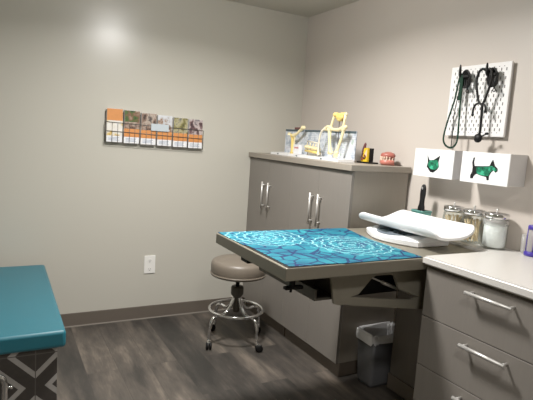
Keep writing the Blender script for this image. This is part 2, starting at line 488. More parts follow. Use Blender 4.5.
t = thing('ledge_support', 'low grey laminate box panel holding up the white ledge beside the wastebasket', 'cabinet', (-.1, -1.8, 0))
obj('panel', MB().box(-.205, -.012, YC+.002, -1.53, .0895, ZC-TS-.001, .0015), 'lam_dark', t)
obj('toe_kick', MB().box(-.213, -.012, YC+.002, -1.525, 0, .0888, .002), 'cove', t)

# ------------------------------------------------------------------ exam table on its brackets
ZT = .938; TX0, TX1, TY0, TY1 = -1.298, LX-.003, -2.062, -1.370
t = thing('exam_table', 'grey fold-down examination table reaching out from the white ledge', 'table', (-.7, -1.72, .6))
top = MB().box(TX0, TX1, TY0, TY1, ZT-.052, ZT, .004)
obj('tabletop', top, 'table', t)
outer = [(-1.04, .8855), (-1.025, .845), (-1.005, .745), (-.978, .736), (-.941, .737), (-.924, .731), (-.485, .666), (-.2145, .640), (-.2145, .8855)]
hole = [(-.917, .767), (-.875, .776), (-.806, .845), (-.785, .852), (-.70, .850), (-.680, .842), (-.645, .779), (-.59, .757), (-.515, .728), (-.564, .719), (-.74, .741)]
for y in (-1.985, -1.43):
    obj('bracket', MB().prism(outer, y, y+.012, 'y', holes=[hole]), 'table', t)
obj('back_rail', MB().box(-.235, -.2145, -1.972, -1.431, .66, .88, .003), 'table_dark', t)
rl = MB()
rl.box(-1.085, -1.075, -1.955, -1.45, .763, .805); rl.box(-1.085, -.97, -1.955, -1.45, .755, .763); rl.box(-.98, -.97, -1.955, -1.45, .763, .85)
for y in (-1.80, -1.46): rl.box(-1.085, -.97, y, y+.012, .763, .8858)
obj('channel_rail', rl, 'table_dark', t)
lv = MB(); lv.tube(spline([(-1.166, -1.90, .8858), (-1.166, -1.90, .83), (-1.168, -1.90, .806)], 4), .013, 10)
lv.box(-1.203, -1.115, -1.914, -1.888, .798, .812, .004); lv.tube([(-1.17, -1.9, .80), (-1.17, -1.9, .785)], .006, 8)
obj('release_lever', lv, 'rubber', t)
obj('dark_mechanism_fill', MB().box(-.83, -.24, -1.90, -1.50, .735, .8855, .006), 'rubber', t)  # black box added so the bracket opening reads dark inside
obj('gas_strut', MB().tube([(-.70, -1.93, .80), (-.60, -1.93, .76)], .009, 10).tube([(-.86, -1.93, .865), (-.30, -1.93, .64)], .004, 10), 'steel', t)
obj('stop_block', MB().box(-1.29, -1.235, -1.72, -1.65, .868, .8858, .003), 'rubber', t)

# patterned mat
mt = thing('table_mat', 'teal ripple-patterned rubber mat lying on the grey exam table', 'mat', (-1.30, -2.06, ZT))
def sheet(poly, z0, z1): return MB().prism(poly, z0, z1, 'z')
obj('backing', sheet([(-1.287, -2.058), (-.586, -2.052), (-.57, -1.65), (-.505, -1.378), (-1.290, -1.377)], ZT+.0003, ZT+.0022), 'rubber', mt)
obj('printed_face', sheet([(-1.293, -1.380), (-1.289, -1.66), (-1.275, -1.69), (-1.276, -2.044), (-1.24, -2.051), (-1.06, -2.052), (-1.02, -2.059), (-.588, -2.049), (-.572, -1.65), (-.507, -1.380), (-.62, -1.375), (-.9, -1.378)], ZT+.0024, ZT+.0042), 'mat', mt)

# ------------------------------------------------------------------ pet scale
t = thing('baby_scale', 'white curved-tray weighing scale on the exam table beside the ledge', 'scale', (-.36, -1.72, ZT))
ZB = ZT+.0005
pts = []
N = 14
ya, yb = -1.505, -1.895
for i in range(N+1):
    s_ = i/N; y = ya+(yb-ya)*s_
    pts.append((-.46-.075*math.sin(PI*s_), y))
def ring_at(z, inset, xr=-.25):
    c = Vector((-.36, (ya+yb)/2, 0)); out = []
    for x, y in pts+[(xr, yb), (xr, ya)]:
        out.append((x+(c.x-x)*inset, y+(c.y-y)*inset, z))
    return out
b = MB(); prev = None
for z, ins in ((ZB, .06), (ZB+.006, .01), (ZB+.028, 0), (ZB+.033, .03)):
    cur = [b.bm.verts.new(p) for p in ring_at(z, ins)]
    if prev is None: b.bm.faces.new(cur)
    else:
        for j in range(len(cur)):
            k = (j+1) % len(cur); b.bm.faces.new((prev[j], prev[k], cur[k], cur[j]))
    prev = cur
# sloping console rising behind the front rim
top_ = []
for i, v in enumerate(prev):
    s_ = i/N if i <= N else None
    if s_ is not None: top_.append(b.bm.verts.new((-.385-.02*math.sin(PI*s_), v.co.y+( -.01 if i == 0 else .01 if i == N else 0), ZB+.049)))
    else: top_.append(b.bm.verts.new((v.co.x-.005, v.co.y+(.01 if i == N+1 else -.01), ZB+.049)))
for j in range(len(prev)):
    k = (j+1) % len(prev); b.bm.faces.new((prev[j], prev[k], top_[k], top_[j]))
b.bm.faces.new(top_)
obj('base', b, 'white', t)
# display strip on the sloping console
def console(y, q):
    s_ = (y-ya)/(yb-ya); sn = math.sin(PI*s_)
    xf = -.36+(-.46-.075*sn+.36)*.97; xb = -.385-.02*sn
    return xf+(xb-xf)*q, y, ZB+.033+.016*q
dp = MB(); rows = []
for i in range(13):
    y = ya+(yb-ya)*(.10+.74*i/12); e = abs(i-6)/6
    q0 = .12+.8*e**2.5
    a_ = console(y, q0); b_ = console(y, .97)
    rows.append([dp.bm.verts.new((p[0], p[1], p[2]+.0016)) for p in (a_, b_)])
for a_, b_ in zip(rows, rows[1:]): dp.bm.faces.new((a_[0], b_[0], b_[1], a_[1]))
pan = obj('display_panel', dp, 'grey_lcd', t)
dp = MB(); rows = []
for i in range(5):
    y = ya+(yb-ya)*(.28+.2*i/4)
    rows.append([dp.bm.verts.new((p[0], p[1], p[2]+.0026)) for p in (console(y, .35), console(y, .8))])
for a_, b_ in zip(rows, rows[1:]): dp.bm.faces.new((a_[0], b_[0], b_[1], a_[1]))
obj('screen', dp, 'lcd_glass', pan)
kb = MB()
for i in range(3):
    y = ya+(yb-ya)*(.56+.08*i); p = console(y, .6); kb.box(p[0]-.006, p[0]+.006, y-.008, y+.008, p[2]+.0005, p[2]+.004, .001)
obj('button', kb, 'lcd_glass', pan)
obj('platform_post', MB().box(-.39, -.28, -1.80, -1.63, ZB+.0495, ZB+.0582, .002), 'box_side', t)
# tray: curved section swept along y, ends rounded
sec = [(-.487, .112), (-.484, .096), (-.474, .081), (-.452, .071), (-.40, .065), (-.33, .067), (-.27, .078), (-.225, .098), (-.192, .119)]
tr = MB(); rows = []
nr = 22; y0_, y1_ = -1.455, -2.025
dense = spline([(x, 0, z) for x, z in sec], 4)
for i in range(nr+1):
    s_ = i/nr; y = y0_+(y1_-y0_)*s_
    row = []
    for j, p in enumerate(dense):
        q = j/(len(dense)-1)*2-1                   # -1 front lip, +1 back edge
        e = abs(q)**5*.045                            # rounded corners in plan
        yy = y0_-e+(y1_-y0_+2*e)*s_
        zlift = .003*abs(2*s_-1)**3
        row.append((p.x, yy, ZB+p.z+zlift))
    rows.append(row)
grid = [[tr.bm.verts.new(p) for p in r] for r in rows]
for a_, b_ in zip(grid, grid[1:]):
    for j in range(len(a_)-1):
        f = tr.bm.faces.new((a_[j], a_[j+1], b_[j+1], b_[j])); f.smooth = True
tray = obj('tray', tr, 'white', t)
so = tray.modifiers.new('thick', 'SOLIDIFY'); so.thickness = .013; so.offset = 0
bv = tray.modifiers.new('round', 'BEVEL'); bv.width = .004; bv.segments = 3; bv.limit_method = 'ANGLE'

# ------------------------------------------------------------------ stool
SC = (-.793, -.606)
t = thing('rolling_stool', 'round taupe vinyl stool with chrome foot ring before the tall cabinets', 'stool', (SC[0], SC[1], 0))
def L(r, a, z): return (r*math.cos(a), r*math.sin(a), z)
st = MB(); SZ = .034
st.lathe([(0, .553), (.10, .5525), (.16, .549), (.180, .540), (.188, .525), (.190, .50), (.189, .468), (.186, .458), (.190, .452), (.189, .445), (.17, .438), (0, .438)], n=48).xf(Matrix.Translation((0, 0, SZ)))
obj('seat', st, 'vinyl_grey', t, world=False)
obj('seat_piping', MB().tube([L(.1895, 2*PI*i/48    , .457+SZ) for i in range(48)], .004, 8, closed=True), 'vinyl_grey', t, world=False)
obj('piston', MB().lathe([(0, .438+SZ), (.02, .438+SZ), (.02, .43+SZ), (.014, .428+SZ), (.014, .36), (0, .36)], n=20), 'black', t, world=False)
obj('hub', MB().lathe([(0, .395), (.038, .395), (.044, .385), (.044, .345), (.040, .332), (.024, .318), (.024, .215), (.018, .21), (0, .21)], n=24), 'table_dark', t, world=False)
obj('foot_ring', MB().tube([L(.185, 2*PI*i/64, .232) for i in range(64)], .0095, 12, closed=True), 'chrome', t, world=False)
a0 = math.atan2(-.067, -.238)
for k in range(4):
    a = a0+k*PI/2
    lg = MB(); lg.tube(spline([L(.026, a, .318), L(.036, a, .29), L(.062, a, .245), L(.11, a, .212), L(.165, a, .213), L(.200, a, .20), L(.217, a, .165), L(.226, a, .115), L(.227, a, .065)], 6), .0115, 12)
    leg = obj('leg', lg, 'chrome', t, world=False)
    c = Vector(L(.227, a, 0)); sd = Vector((math.cos(a+1.0), math.sin(a+1.0), 0)); ax = Vector((-sd.y, sd.x, 0))
    w = MB()
    for sgn in (-1, 1):
        p = c+sd*.018+ax*.011*sgn
        rot = Matrix(((ax.x, sd.x, 0, p.x), (ax.y, sd.y, 0, p.y), (0, 0, 1, .0255), (0, 0, 0, 1)))
        # wheel: lathe about local x
        wm = MB().lathe([(0, -.008), (.020, -.008), (.0252, -.005), (.0252, .005), (.020, .008), (0, .008)], n=20)
        wm.xf(rot @ Matrix.Rotation(PI/2, 4, 'Y'))
        me = bpy.data.meshes.new('tmp'); wm.bm.to_mesh(me); wm.bm.free(); w.bm.from_mesh(me); bpy.data.meshes.remove(me)
    cs = obj('caster', w, 'rubber', leg, world=False)
    hd = MB(); hd.tube(spline([tuple(c+Vector((0, 0, .07))), tuple(c+Vector((0, 0, .058))), tuple(c+sd*.008+Vector((0, 0, .05))), tuple(c+sd*.024+Vector((0, 0, .04)))], 4), [.012]*5+[.014]*8, 12)
    hd2 = obj('caster_hood', hd, 'chrome', leg, world=False)

# ------------------------------------------------------------------ waste bin with liner
BX, BY = -.195, -1.4365
t = thing('wastebasket', 'grey plastic wastebasket between the tall cabinet and the ledge panel', 'wastebasket', (BX, BY, 0))
def rrect(hx, hy, r, n=5):
    o = []
    for cx, cy, a in ((hx-r, hy-r, 0), (-hx+r, hy-r, PI/2), (-hx+r, -hy+r, PI), (hx-r, -hy+r, 1.5*PI)):
        for i in range(n+1): o.append((cx+r*math.cos(a+PI/2*i/n), cy+r*math.sin(a+PI/2*i/n)))
    return o
def stack(levels, closed_bottom=True):
    m = MB(); prev = None
    for z, hx, hy, r in levels:
        cur = [m.bm.verts.new((x, y, z)) for x, y in rrect(hx, hy, r)]
        if prev is None:
            if closed_bottom: m.bm.faces.new(cur)
        else:
            for j in range(len(cur)):
                k = (j+1) % len(cur); f = m.bm.faces.new((prev[j], prev[k], cur[k], cur[j])); f.smooth = True
        prev = cur
    return m
obj('can', stack([(.001, .125, .068, .02), (.02, .127, .069, .022), (.305, .143, .0825, .026), (.305, .138, .0775, .024), (.02, .122, .064, .02)]), 'can_grey', t, world=False)
obj('rim', stack([(.295, .1435, .083, .026), (.297, .147, .0865, .028), (.309, .147, .0865, .028), (.310, .142, .081, .026)], False), 'can_grey', t, world=False)
lm = MB(); prof = rrect(1, 1, .25, 12); K = len(prof); prev = None
random.seed(21)
wv = [math.sin(j*.9)+.7*math.sin(j*2.3+1)+.5*math.sin(j*.37+2)+random.uniform(-.6, .6) for j in range(K)]
for li, (z, hx, hy) in enumerate(((.272, .1495, .0880), (.285, .1525, .0882), (.300, .1515, .0882), (.318, .150, .0878), (.323, .143, .082), (.30, .133, .073), (.23, .126, .066), (.12, .118, .06), (.05, .10, .05))):
    cur = []
    for j, (x, y) in enumerate(prof):
        w = wv[(j*(1 if li < 5 else 3)+li) % K]
        dz = (.007 if li == 0 else .004 if li < 3 else .005 if li < 5 else .012)*w
        ox = 1+(.012*max(w, 0) if li in (1, 2) else -.045*abs(w) if li > 4 else 0)
        oy = 1-(.04*abs(w) if li > 4 else 0)
        cur.append(lm.bm.verts.new((x*hx*ox, y*hy*oy, z+dz)))
    if prev:
        for j in range(K):
            k = (j+1) % K; f = lm.bm.faces.new((prev[j], prev[k], cur[k], cur[j])); f.smooth = li < 4
    prev = cur
lo = obj('bin_liner', lm, 'liner'); lo.location = (BX, BY, 0)
tag(lo, 'crumpled translucent white liner folded over the rim of the wastebasket', 'bin liner')

# ------------------------------------------------------------------ bench
t = thing('bench', 'teal cushioned bench with dark chevron-tiled base at the left edge', 'bench', (-2.5, -.73, 0))
obj('cushion', MB().box(-3.1, -1.980, -1.318, -.125, .418, .5, .016, 4), 'teal', t)
obj('base', MB().box(-3.08, -2.014, -1.292, -.14, 0, .4175), 'tile', t)

# chrome tubular frame in front of the bench, mostly outside the picture
t = thing('chrome_frame', 'arched chrome tube frame cut off by the left edge before the bench', 'frame', (-2.30, -1.41, 0))
obj('tube', MB().tube([(-2.228, -1.41, .002)]+spline([(-2.228, -1.41, .30), (-2.2285, -1.41, .335), (-2.234, -1.41, .355), (-2.25, -1.41, .368), (-2.275, -1.41, .373), (-2.34, -1.41, .374)], 5)+spline([(-2.38, -1.41, .373), (-2.405, -1.41, .368), (-2.42, -1.41, .355), (-2.428, -1.41, .33)], 4)+[(-2.428, -1.41, .002)], .0125, 14), 'chrome', t)
obj('knob', MB().tube([(-2.218, -1.41, .315), (-2.206, -1.41, .315)], .004, 8).ball((-2.203, -1.41, .315), .0085), 'chrome', t)

# ------------------------------------------------------------------ brochure rack on the left wall
def rz(x): return -.017*(x+1.6)/.72
t = thing('brochure_rack', 'dark wire brochure rack hung on the left wall', 'rack', (-1.24, -.002, 1.42))
W = .119; X0 = -1.598
wr = .0022
f = MB(); yb_, yf_ = -.006, -.0395
def X(k): return X0+W*k
for z in (1.322, 1.40, 1.462):
    y = yf_
    f.tube([(X(0), yb_, z+rz(X(0))), (X(0), y, z+rz(X(0))), (X(6), y, z+rz(X(6))), (X(6), yb_, z+rz(X(6)))], wr, 6)
for z in (1.53,):
    f.tube([(X(0), yb_, z+rz(X(0))), (X(6), yb_, z+rz(X(6)))], wr, 6)
for k in range(7):
    xx = X(k); f.tube([(xx, yb_, 1.535+rz(xx)), (xx, yb_, 1.322+rz(xx)), (xx, yf_, 1.322+rz(xx)), (xx, yf_, 1.462+rz(xx))], wr*1.15, 6)
obj('wire_frame', f, 'wire', t)
for k in range(6):
    f = MB()
    for q in (.36, .68):
        xx = X(k)+W*q; f.tube([(xx, yb_, 1.322+rz(xx)), (xx, yf_, 1.322+rz(xx)), (xx, yf_, 1.462+rz(xx))], wr*.75, 6)
    obj('pocket_wires', f, 'wire', t)
obj('nameplate', MB().box(X(2)+.075, X(2)+.205, yf_-.007, yf_-.0025, 1.428, 1.478, .001).xf(Matrix.Translation((0, 0, -.008))), 'label_grey', t)
BL = ['orange-topped brochure with a light dog photo, leftmost in the wire rack',
      'brochure with a dark green photo above an orange band in the wire rack',
      'brochure with a brown dog photo, just left of the rack nameplate',
      'brochure with a pale dog photo, behind the rack nameplate right half',
      'brochure with an olive-toned dog photo, second from right in the rack',
      'brochure with a dark puppies photo, rightmost in the wire rack']
tops = [1.556, 1.555, 1.550, 1.545, 1.541, 1.541]
for k in range(6):
    xa = X(k)+.006; xb = X(k)+W-.006; xm = (xa+xb)/2; r = rz(xm)
    t = thing('brochure', BL[k], 'brochure', (xm, -.03, 1.326+r), 'brochures in the wall rack')
    yk = -.034
    z0, z1 = 1.326, tops[k]
    obj('paper_stack', MB().box(xa, xb, yk, yk+.022, z0+r, z1+r, .0008), 'white_matte', t)
    bands = [(1.370, 1.475, PHOTO[0]), (1.475, z1, M['orange'])] if k == 0 else [(1.370, 1.428, M['orange']), (1.428, z1, PHOTO[k])]
    for (a_, b_, mm) in bands:
        obj('photo' if mm in PHOTO else 'orange_band', MB().box(xa+.0005, xb-.0005, yk-.0012, yk-.0002, a_+r, b_+r-.0008), mm, t)
    tx = MB()
    for q in range(3): tx.box(xa+.012, xb-.02-.01*(q % 2), yk-.0011, yk-.0002, 1.338+q*.009+r, 1.341+q*.009+r)
    obj('text_lines', tx, 'inkblue', t)
    if k == 1:
        obj('photo_inset', MB().box(xa+.0015, xb-.0015, yk-.0024, yk-.0013, 1.43+r, 1.475+r), PHOTO[2], t)

# ------------------------------------------------------------------ pegboard with hooks, leads and stethoscope
PC = (-.015, -1.777, 1.69)
t = thing('pegboard', 'square white slotted pegboard mounted on the right wall', 'pegboard', PC)
obj('board', MB().box(-.012, .0, -.187, .187, -.187, .187, .003), 'peg', t, world=False)
obj('mount_frame', MB().box(.0002, .0145, -.18, .18, -.18, .18), 'box_side', t, world=False)
def hook(y, z, tip):
    m = MB(); m.tube(spline([(PC[0]-.013, y, z), (PC[0]-.045, y, z-.004), (PC[0]-.058, y, z+.012), (PC[0]-.06, y, tip)], 5), [.008]*12+[.0075, .0065, .005, .003], 8)
    return obj('hook', m, 'black', t)
HY1, HZ = -1.69, 1.815
HY2 = -1.858
hook(HY1, HZ, 1.878); hook(HY2, HZ, 1.872)
def strap(pts, w, th, name, mat, parent, n=8, twist=None):
    """flat ribbon along pts, width lying in the y direction"""
    P = spline(pts, n); m = MB(); prev = None
    for i, p in enumerate(P):
        tg = (P[min(i+1, len(P)-1)]-P[max(i-1, 0)]).normalized()
        side = tg.cross(Vector((1, 0, 0))); side = side.normalized() if side.length > .01 else Vector((0, 1, 0))
        nn = Vector((1, 0, 0))
        cur = [m.bm.verts.new(p+side*w/2*a+nn*th/2*b) for a, b in ((-1, -1), (1, -1), (1, 1), (-1, 1))]
        if prev:
            for j in range(4): m.bm.faces.new((prev[j], prev[(j+1) % 4], cur[(j+1) % 4], cur[j]))
        else: m.bm.faces.new(cur)
        prev = cur
    m.bm.faces.new(prev)
    return obj(name, m, mat, parent)
xk = PC[0]-.05
t = thing('slip_lead', 'long dark green nylon lead looped over the left pegboard hook', 'leash', (xk, HY1, 1.44))
strap([(xk, -1.684, 1.822), (xk, -1.676, 1.77), (xk-.003, -1.668, 1.692), (xk-.006, -1.638, 1.577), (xk-.006, -1.622, 1.492), (xk-.006, -1.634, 1.455), (xk-.006, -1.66, 1.438), (xk-.006, -1.69, 1.437), (xk-.006, -1.713, 1.46), (xk-.006, -1.719, 1.50), (xk-.006, -1.716, 1.577), (xk-.003, -1.708, 1.70), (xk, -1.706, 1.79), (xk, -1.70, 1.822), (xk, -1.692, 1.828), (xk, -1.684, 1.822)], .011, .002, 'webbing_loop', 'green_strap', t)
strap([(xk-.004, -1.70, 1.823), (xk-.006, -1.703, 1.76), (xk-.008, -1.704, 1.69)], .022, .003, 'folded_webbing', 'green_strap', t)
strap([(xk+.004, -1.688, 1.82), (xk+.003, -1.686, 1.742), (xk, -1.673, 1.616), (xk-.002, -1.678, 1.50), (xk-.003, -1.679, 1.434)], .005, .002, 'inner_tail', 'black', t)
obj('ring_end', MB().tube([(xk-.003, -1.679+.007*math.cos(2*PI*i/14), 1.427+.007*math.sin(2*PI*i/14)) for i in range(14)], .0018, 6, closed=True), 'steel', t)
def coil_bundle(cy, cz, label, group):
    t = thing('coiled_lead', label, 'leash', (xk, cy, cz-.05), group)
    x = xk+.012
    random.seed(int(abs(cy)*1000))
    for q in range(4):
        m = MB(); ry = .012+.005*q; rz_ = .034+.004*q
        m.tube([(x-.004*q, cy+.004*(q-1.5)+ry*math.cos(2*PI*i/22), cz+.002*q+rz_*math.sin(2*PI*i/22)) for i in range(22)], .0048, 8, closed=True)
        obj('loop', m, 'black', t)
    obj('clip', MB().tube([(x-.015, cy-.012, cz-.03), (x-.018, cy-.018, cz-.05)], [.006, .004], 8).tube([(x-.017, cy-.018+.008*math.cos(2*PI*i/12), cz-.058+.008*math.sin(2*PI*i/12)) for i in range(12)], .0025, 6, closed=True), 'rubber', t)
    obj('strap_wrap', MB().box(x-.024, x+.004, cy-.02, cy+.018, cz+.012, cz+.026, .003), 'rubber', t)
coil_bundle(-1.728, 1.795, 'black coiled lead bunched beside the dark green lead on the pegboard', 'coiled black leads on the pegboard')
coil_bundle(-1.893, 1.792, 'black coiled lead bunched behind the stethoscope tubes on the pegboard', 'coiled black leads on the pegboard')
t = thing('stethoscope', 'black stethoscope hanging on the right pegboard hook', 'stethoscope', (xk-.01, -1.86, 1.48))
xs = xk-.014
obj('tube_loop', MB().tube(spline([(xs, -1.858, 1.662), (xs, -1.84, 1.672), (xs, -1.826, 1.70), (xs, -1.809, 1.772), (xs, -1.813, 1.82), (xs, -1.835, 1.842), (xs+.01, -1.858, 1.832), (xs, -1.884, 1.838), (xs, -1.897, 1.80), (xs, -1.885, 1.732), (xs, -1.868, 1.68), (xs, -1.86, 1.662)], 6), .0066, 10), 'black', t)
obj('main_tube', MB().tube(spline([(xs, -1.859, 1.664), (xs, -1.862, 1.60), (xs, -1.864, 1.53), (xs, -1.859, 1.505)], 5), .007, 10), 'black', t)
for pts in ([(xs, -1.856, 1.664), (xs, -1.838, 1.670), (xs, -1.817, 1.662), (xs, -1.807, 1.64), (xs, -1.806, 1.612)], [(xs, -1.86, 1.664), (xs, -1.872, 1.660), (xs, -1.881, 1.645), (xs, -1.882, 1.628)]):
    e = obj('ear_tube', MB().tube(spline(pts, 5), .0058, 8), 'black', t)
    obj('ear_tip', MB().ball(pts[-1], .0075, 10, (1, 1, 1.3)), 'rubber', e)
hp = MB().lathe([(0, -.010), (.020, -.010), (.023, -.006), (.023, .002), (.016, .008), (.010, .012), (0, .013)], n=24)
hp.xf(Matrix.Translation((xs-.004, -1.858, 1.492)) @ Matrix.Rotation(-PI/2, 4, 'Y'))
hd = obj('chestpiece', hp, 'black', t)
obj('stem', MB().tube([(xs-.004, -1.875, 1.50), (xs-.002, -1.905, 1.514)], .004, 8).ball((xs-.002, -1.908, 1.516), .009, 10, (1, 1.3, .8)), 'rubber', hd)

# ------------------------------------------------------------------ two white wall boxes
DOG = [(-1.896, 1.394), (-1.893, 1.369), (-1.899, 1.351), (-1.94, 1.353), (-1.985, 1.357), (-1.992, 1.376), (-2.001, 1.39), (-2.009, 1.374), (-2.017, 1.359), (-2.033, 1.347), (-2.033, 1.335), (-2.022, 1.327), (-2.011, 1.337), (-1.999, 1.327), (-1.989, 1.307), (-1.99, 1.288), (-1.978, 1.285), (-1.973, 1.301), (-1.943, 1.305), (-1.913, 1.312), (-1.899, 1.298), (-1.896, 1.287), (-1.88, 1.285), (-1.877, 1.301), (-1.886, 1.32), (-1.887, 1.342), (-1.881, 1.366), (-1.886, 1.392)]
DOGG = [(-1.907, 1.347), (-1.986, 1.355), (-1.999, 1.358), (-2.031, 1.343), (-2.021, 1.331), (-2.008, 1.339), (-1.993, 1.328), (-1.984, 1.308), (-1.943, 1.307), (-1.915, 1.315)]
CAT = [(-1.576, 1.39), (-1.594, 1.36), (-1.625, 1.363), (-1.669, 1.389), (-1.661, 1.351), (-1.668, 1.327), (-1.655, 1.309), (-1.631, 1.292), (-1.608, 1.294), (-1.578, 1.322), (-1.584, 1.345)]
CATG = [(-1.595, 1.356), (-1.612, 1.362), (-1.649, 1.363), (-1.660, 1.350), (-1.666, 1.327), (-1.643, 1.309), (-1.611, 1.311), (-1.588, 1.328), (-1.588, 1.345)]
for (ya_, yb2, lab, sil, grn, nm) in ((-1.763, -1.481, 'white wall box with a green and black cat head silhouette', CAT, CATG, 'cat_silhouette'),
                                     (-2.093, -1.815, 'white wall box with a green and black terrier dog silhouette', DOG, DOGG, 'dog_silhouette')):
    t = thing('wall_box', lab, 'wall box', (-.065, (ya_+yb2)/2, 1.268), 'white boxes fixed to the wall under the pegboard')
    z0, z1 = 1.268, 1.421
    m = MB(); m.box(-.125, -.002, ya_+.001, yb2-.001, z0, z0+.006); m.box(-.008, -.002, ya_+.001, yb2-.001, z0+.0062, z1)
    m.box(-.125, -.0082, ya_+.001, ya_+.007, z0+.0062, z1); m.box(-.125, -.0082, yb2-.007, yb2-.001, z0+.0062, z1)
    obj('bin', m, 'box_side', t)
    obj('front_panel', MB().box(-.1305, -.1252, ya_, yb2, z0-.002, z1, .001), 'white', t)
    s = obj(nm, MB().prism(sil, -.1312, -.1306, 'x'), 'ink', t)
    obj('green_pattern', MB().prism(grn, -.1318, -.1313, 'x'), 'emerald', s)

# ------------------------------------------------------------------ things on the ledge and counter
# teal tub with the brush standing in it
tb = thing('tub', 'translucent teal tub on the ledge behind the weighing scale', 'tub', (-.10, -1.545, ZC))
obj('wall', stack([(.0005, .032, .042, .012), (.004, .034, .044, .013), (.112, .038, .049, .014), (.112, .0355, .0465, .013), (.006, .031, .041, .011)]), 'teal_clear', tb, world=False)
obj('rim', stack([(.105, .0385, .0495, .014), (.106, .0405, .0515, .016), (.115, .0405, .0515, .016), (.116, .0375, .0485, .014)], False), 'teal_clear', tb, world=False)
t = thing('grooming_brush', 'black-handled brush standing upright in the teal tub', 'brush', (-.10, -1.54, ZC+.008))
hh = MB()
prof = [(.035, .026, .010), (.105, .026, .012), (.125, .024, .012), (.14, .018, .012), (.165, .0165, .011), (.20, .0195, .012), (.23, .019, .011), (.250, .013, .008), (.257, .005, .005)]
prev = None
for z, w, d in prof:
    cur = [hh.bm.verts.new((d*math.cos(2*PI*i/18), w*math.sin(2*PI*i/18)-.03*(z-.1), z)) for i in range(18)]
    if prev:
        for j in range(18):
            ff = hh.bm.faces.new((prev[j], prev[(j+1) % 18], cur[(j+1) % 18], cur[j])); ff.smooth = True
    else: hh.bm.faces.new(cur)
    prev = cur
hh.bm.faces.new(prev)
obj('handle', hh, 'black', t, world=False)
obj('hang_hole', MB().tube([(-.0112, -.0042+.0035*math.cos(2*PI*i/12), .235+.006*math.sin(2*PI*i/12)) for i in range(12)], .0013, 6, closed=True), 'box_side', t, world=False)
obj('brush_head', MB().box(-.012, .012, -.035, .035, .002, .04, .004), 'box_side', t, world=False)

# glass jars
def make_jar(label, x, y, r, hgt):
    t = thing('glass_jar', label, 'jar', (x, y, ZC), 'glass jars on the ledge')
    g = MB(); g.lathe([(0, .0008), (r*.9, .0008), (r, .006), (r, hgt-.02), (r*.93, hgt-.008), (r*.92, hgt), (r*.88, hgt), (r*.89, hgt-.01), (r*.955, hgt-.022), (r*.955, .01), (r*.85, .007), (0, .007)], n=36)
    obj('glass_body', g, 'glass', t, world=False)
    l = MB(); l.lathe([(r*.80, hgt-.004), (r*.96, hgt+.001), (r*.99, hgt+.005), (r*.99, hgt+.02), (r*.93, hgt+.026), (r*.3, hgt+.031), (0, hgt+.031)], n=36)
    lid = obj('lid', l, 'chrome', t, world=False)
    obj('knob', MB().lathe([(0, hgt+.031), (.004, hgt+.031), (.004, hgt+.036), (.006, hgt+.039), (.006, hgt+.046), (0, hgt+.049)], n=16), 'steel', lid, world=False)
    return t
J = [(-.088, -1.765, .055, .145), (-.088, -1.893, .056, .147), (-.085, -2.025, .060, .150)]
make_jar('glass jar of wooden sticks beside the brush, leftmost of three jars', *J[0])
make_jar('glass jar of wooden sticks standing between the other two jars', *J[1])
j3 = make_jar('glass jar full of white cotton, at the end of the counter', *J[2])
obj('glass_neck', MB().lathe([(.0585, .118), (.059, .12), (.059, .138), (.0565, .146), (.0555, .146), (.0555, .12)], n=36), 'clear_plastic', j3, world=False)
cm = MB(); cm.lathe([(0, .009), (.045, .009), (.052, .016), (.053, .06), (.052, .115), (.044, .124), (.02, .128), (0, .129)], n=28)
for v in cm.bm.verts:
    n_ = Vector((v.co.x, v.co.y, 0)); k = math.sin(v.co.x*140+v.co.z*90)*math.cos(v.co.y*120)*.0025
    if n_.length > .02: v.co += n_.normalized()*min(k, .0005)
    elif v.co.z > .1: v.co.z += k
co = obj('cotton_wool', cm, 'cotton'); co.location = (J[2][0], J[2][1], ZC)
tag(co, 'white cotton filling the clear glass jar at the counter end', 'cotton', kind='stuff')
proto = None
for ji in range(2):
    x, y, r, hgt = J[ji]
    random.seed(11+ji)
    n = 15
    for k in range(n):
        ring = k % 2; a = 2*PI*k/n
        rb = r*(.62 if ring else .40); rt_ = r*(.74 if ring else .50); tw = 1.35 if ring else -1.1
        p0 = Vector((x+rb*math.cos(a+tw), y+rb*math.sin(a+tw), ZC+.010))
        p1 = Vector((x+rt_*math.cos(a), y+rt_*math.sin(a), ZC+.124+random.uniform(-.004, .003)))
        d = (p1-p0); ln_ = d.length
        if proto is None:
            proto = obj('wooden_stick', MB().box(-.0042, .0042, -.0009, .0009, 0, .118, .0006), 'wood'); o = proto
        else:
            o = proto.copy(); COL.objects.link(o)
        o.rotation_mode = 'QUATERNION'; o.rotation_quaternion = d.to_track_quat('Z', 'Y')
        o.location = p0
        tag(o, ('thin pale wooden stick inside the jar nearest the brush', 'thin pale wooden stick inside the middle glass jar')[ji], 'stick',
            ('wooden sticks in the jar nearest the brush', 'wooden sticks in the middle glass jar')[ji])

# clear cup and the violet-capped timer at the right edge
t = thing('clear_cup', 'clear plastic cup on the counter just left of the violet-capped tube', 'cup', (-.022, -2.146, ZC))
obj('cup_wall', MB().lathe([(0, .001), (.013, .001), (.0145, .004), (.016, .09), (.0148, .09), (.0133, .006), (0, .005)], n=28), 'clear_plastic', t, world=False)
obj('lip', MB().tube([(.0158*math.cos(2*PI*i/28), .0158*math.sin(2*PI*i/28), .09) for i in range(28)], .0018, 8, closed=True), 'clear_plastic', t, world=False)
t = thing('sample_tube', 'clear upright tube with blue-violet caps at the right edge of the counter', 'tube', (-.040, -2.203, ZC))
CR = .034
obj('bottom_cap', MB().lathe([(0, .0008), (CR, .0008), (CR+.003, .004), (CR+.003, .016), (CR-.002, .022), (0, .022)], n=32), 'bluepurple', t, world=False)
obj('top_cap', MB().lathe([(0, .125), (CR-.006, .125), (CR-.003, .129), (CR-.003, .141), (CR-.006, .145), (0, .145)], n=32), 'bluepurple', t, world=False)
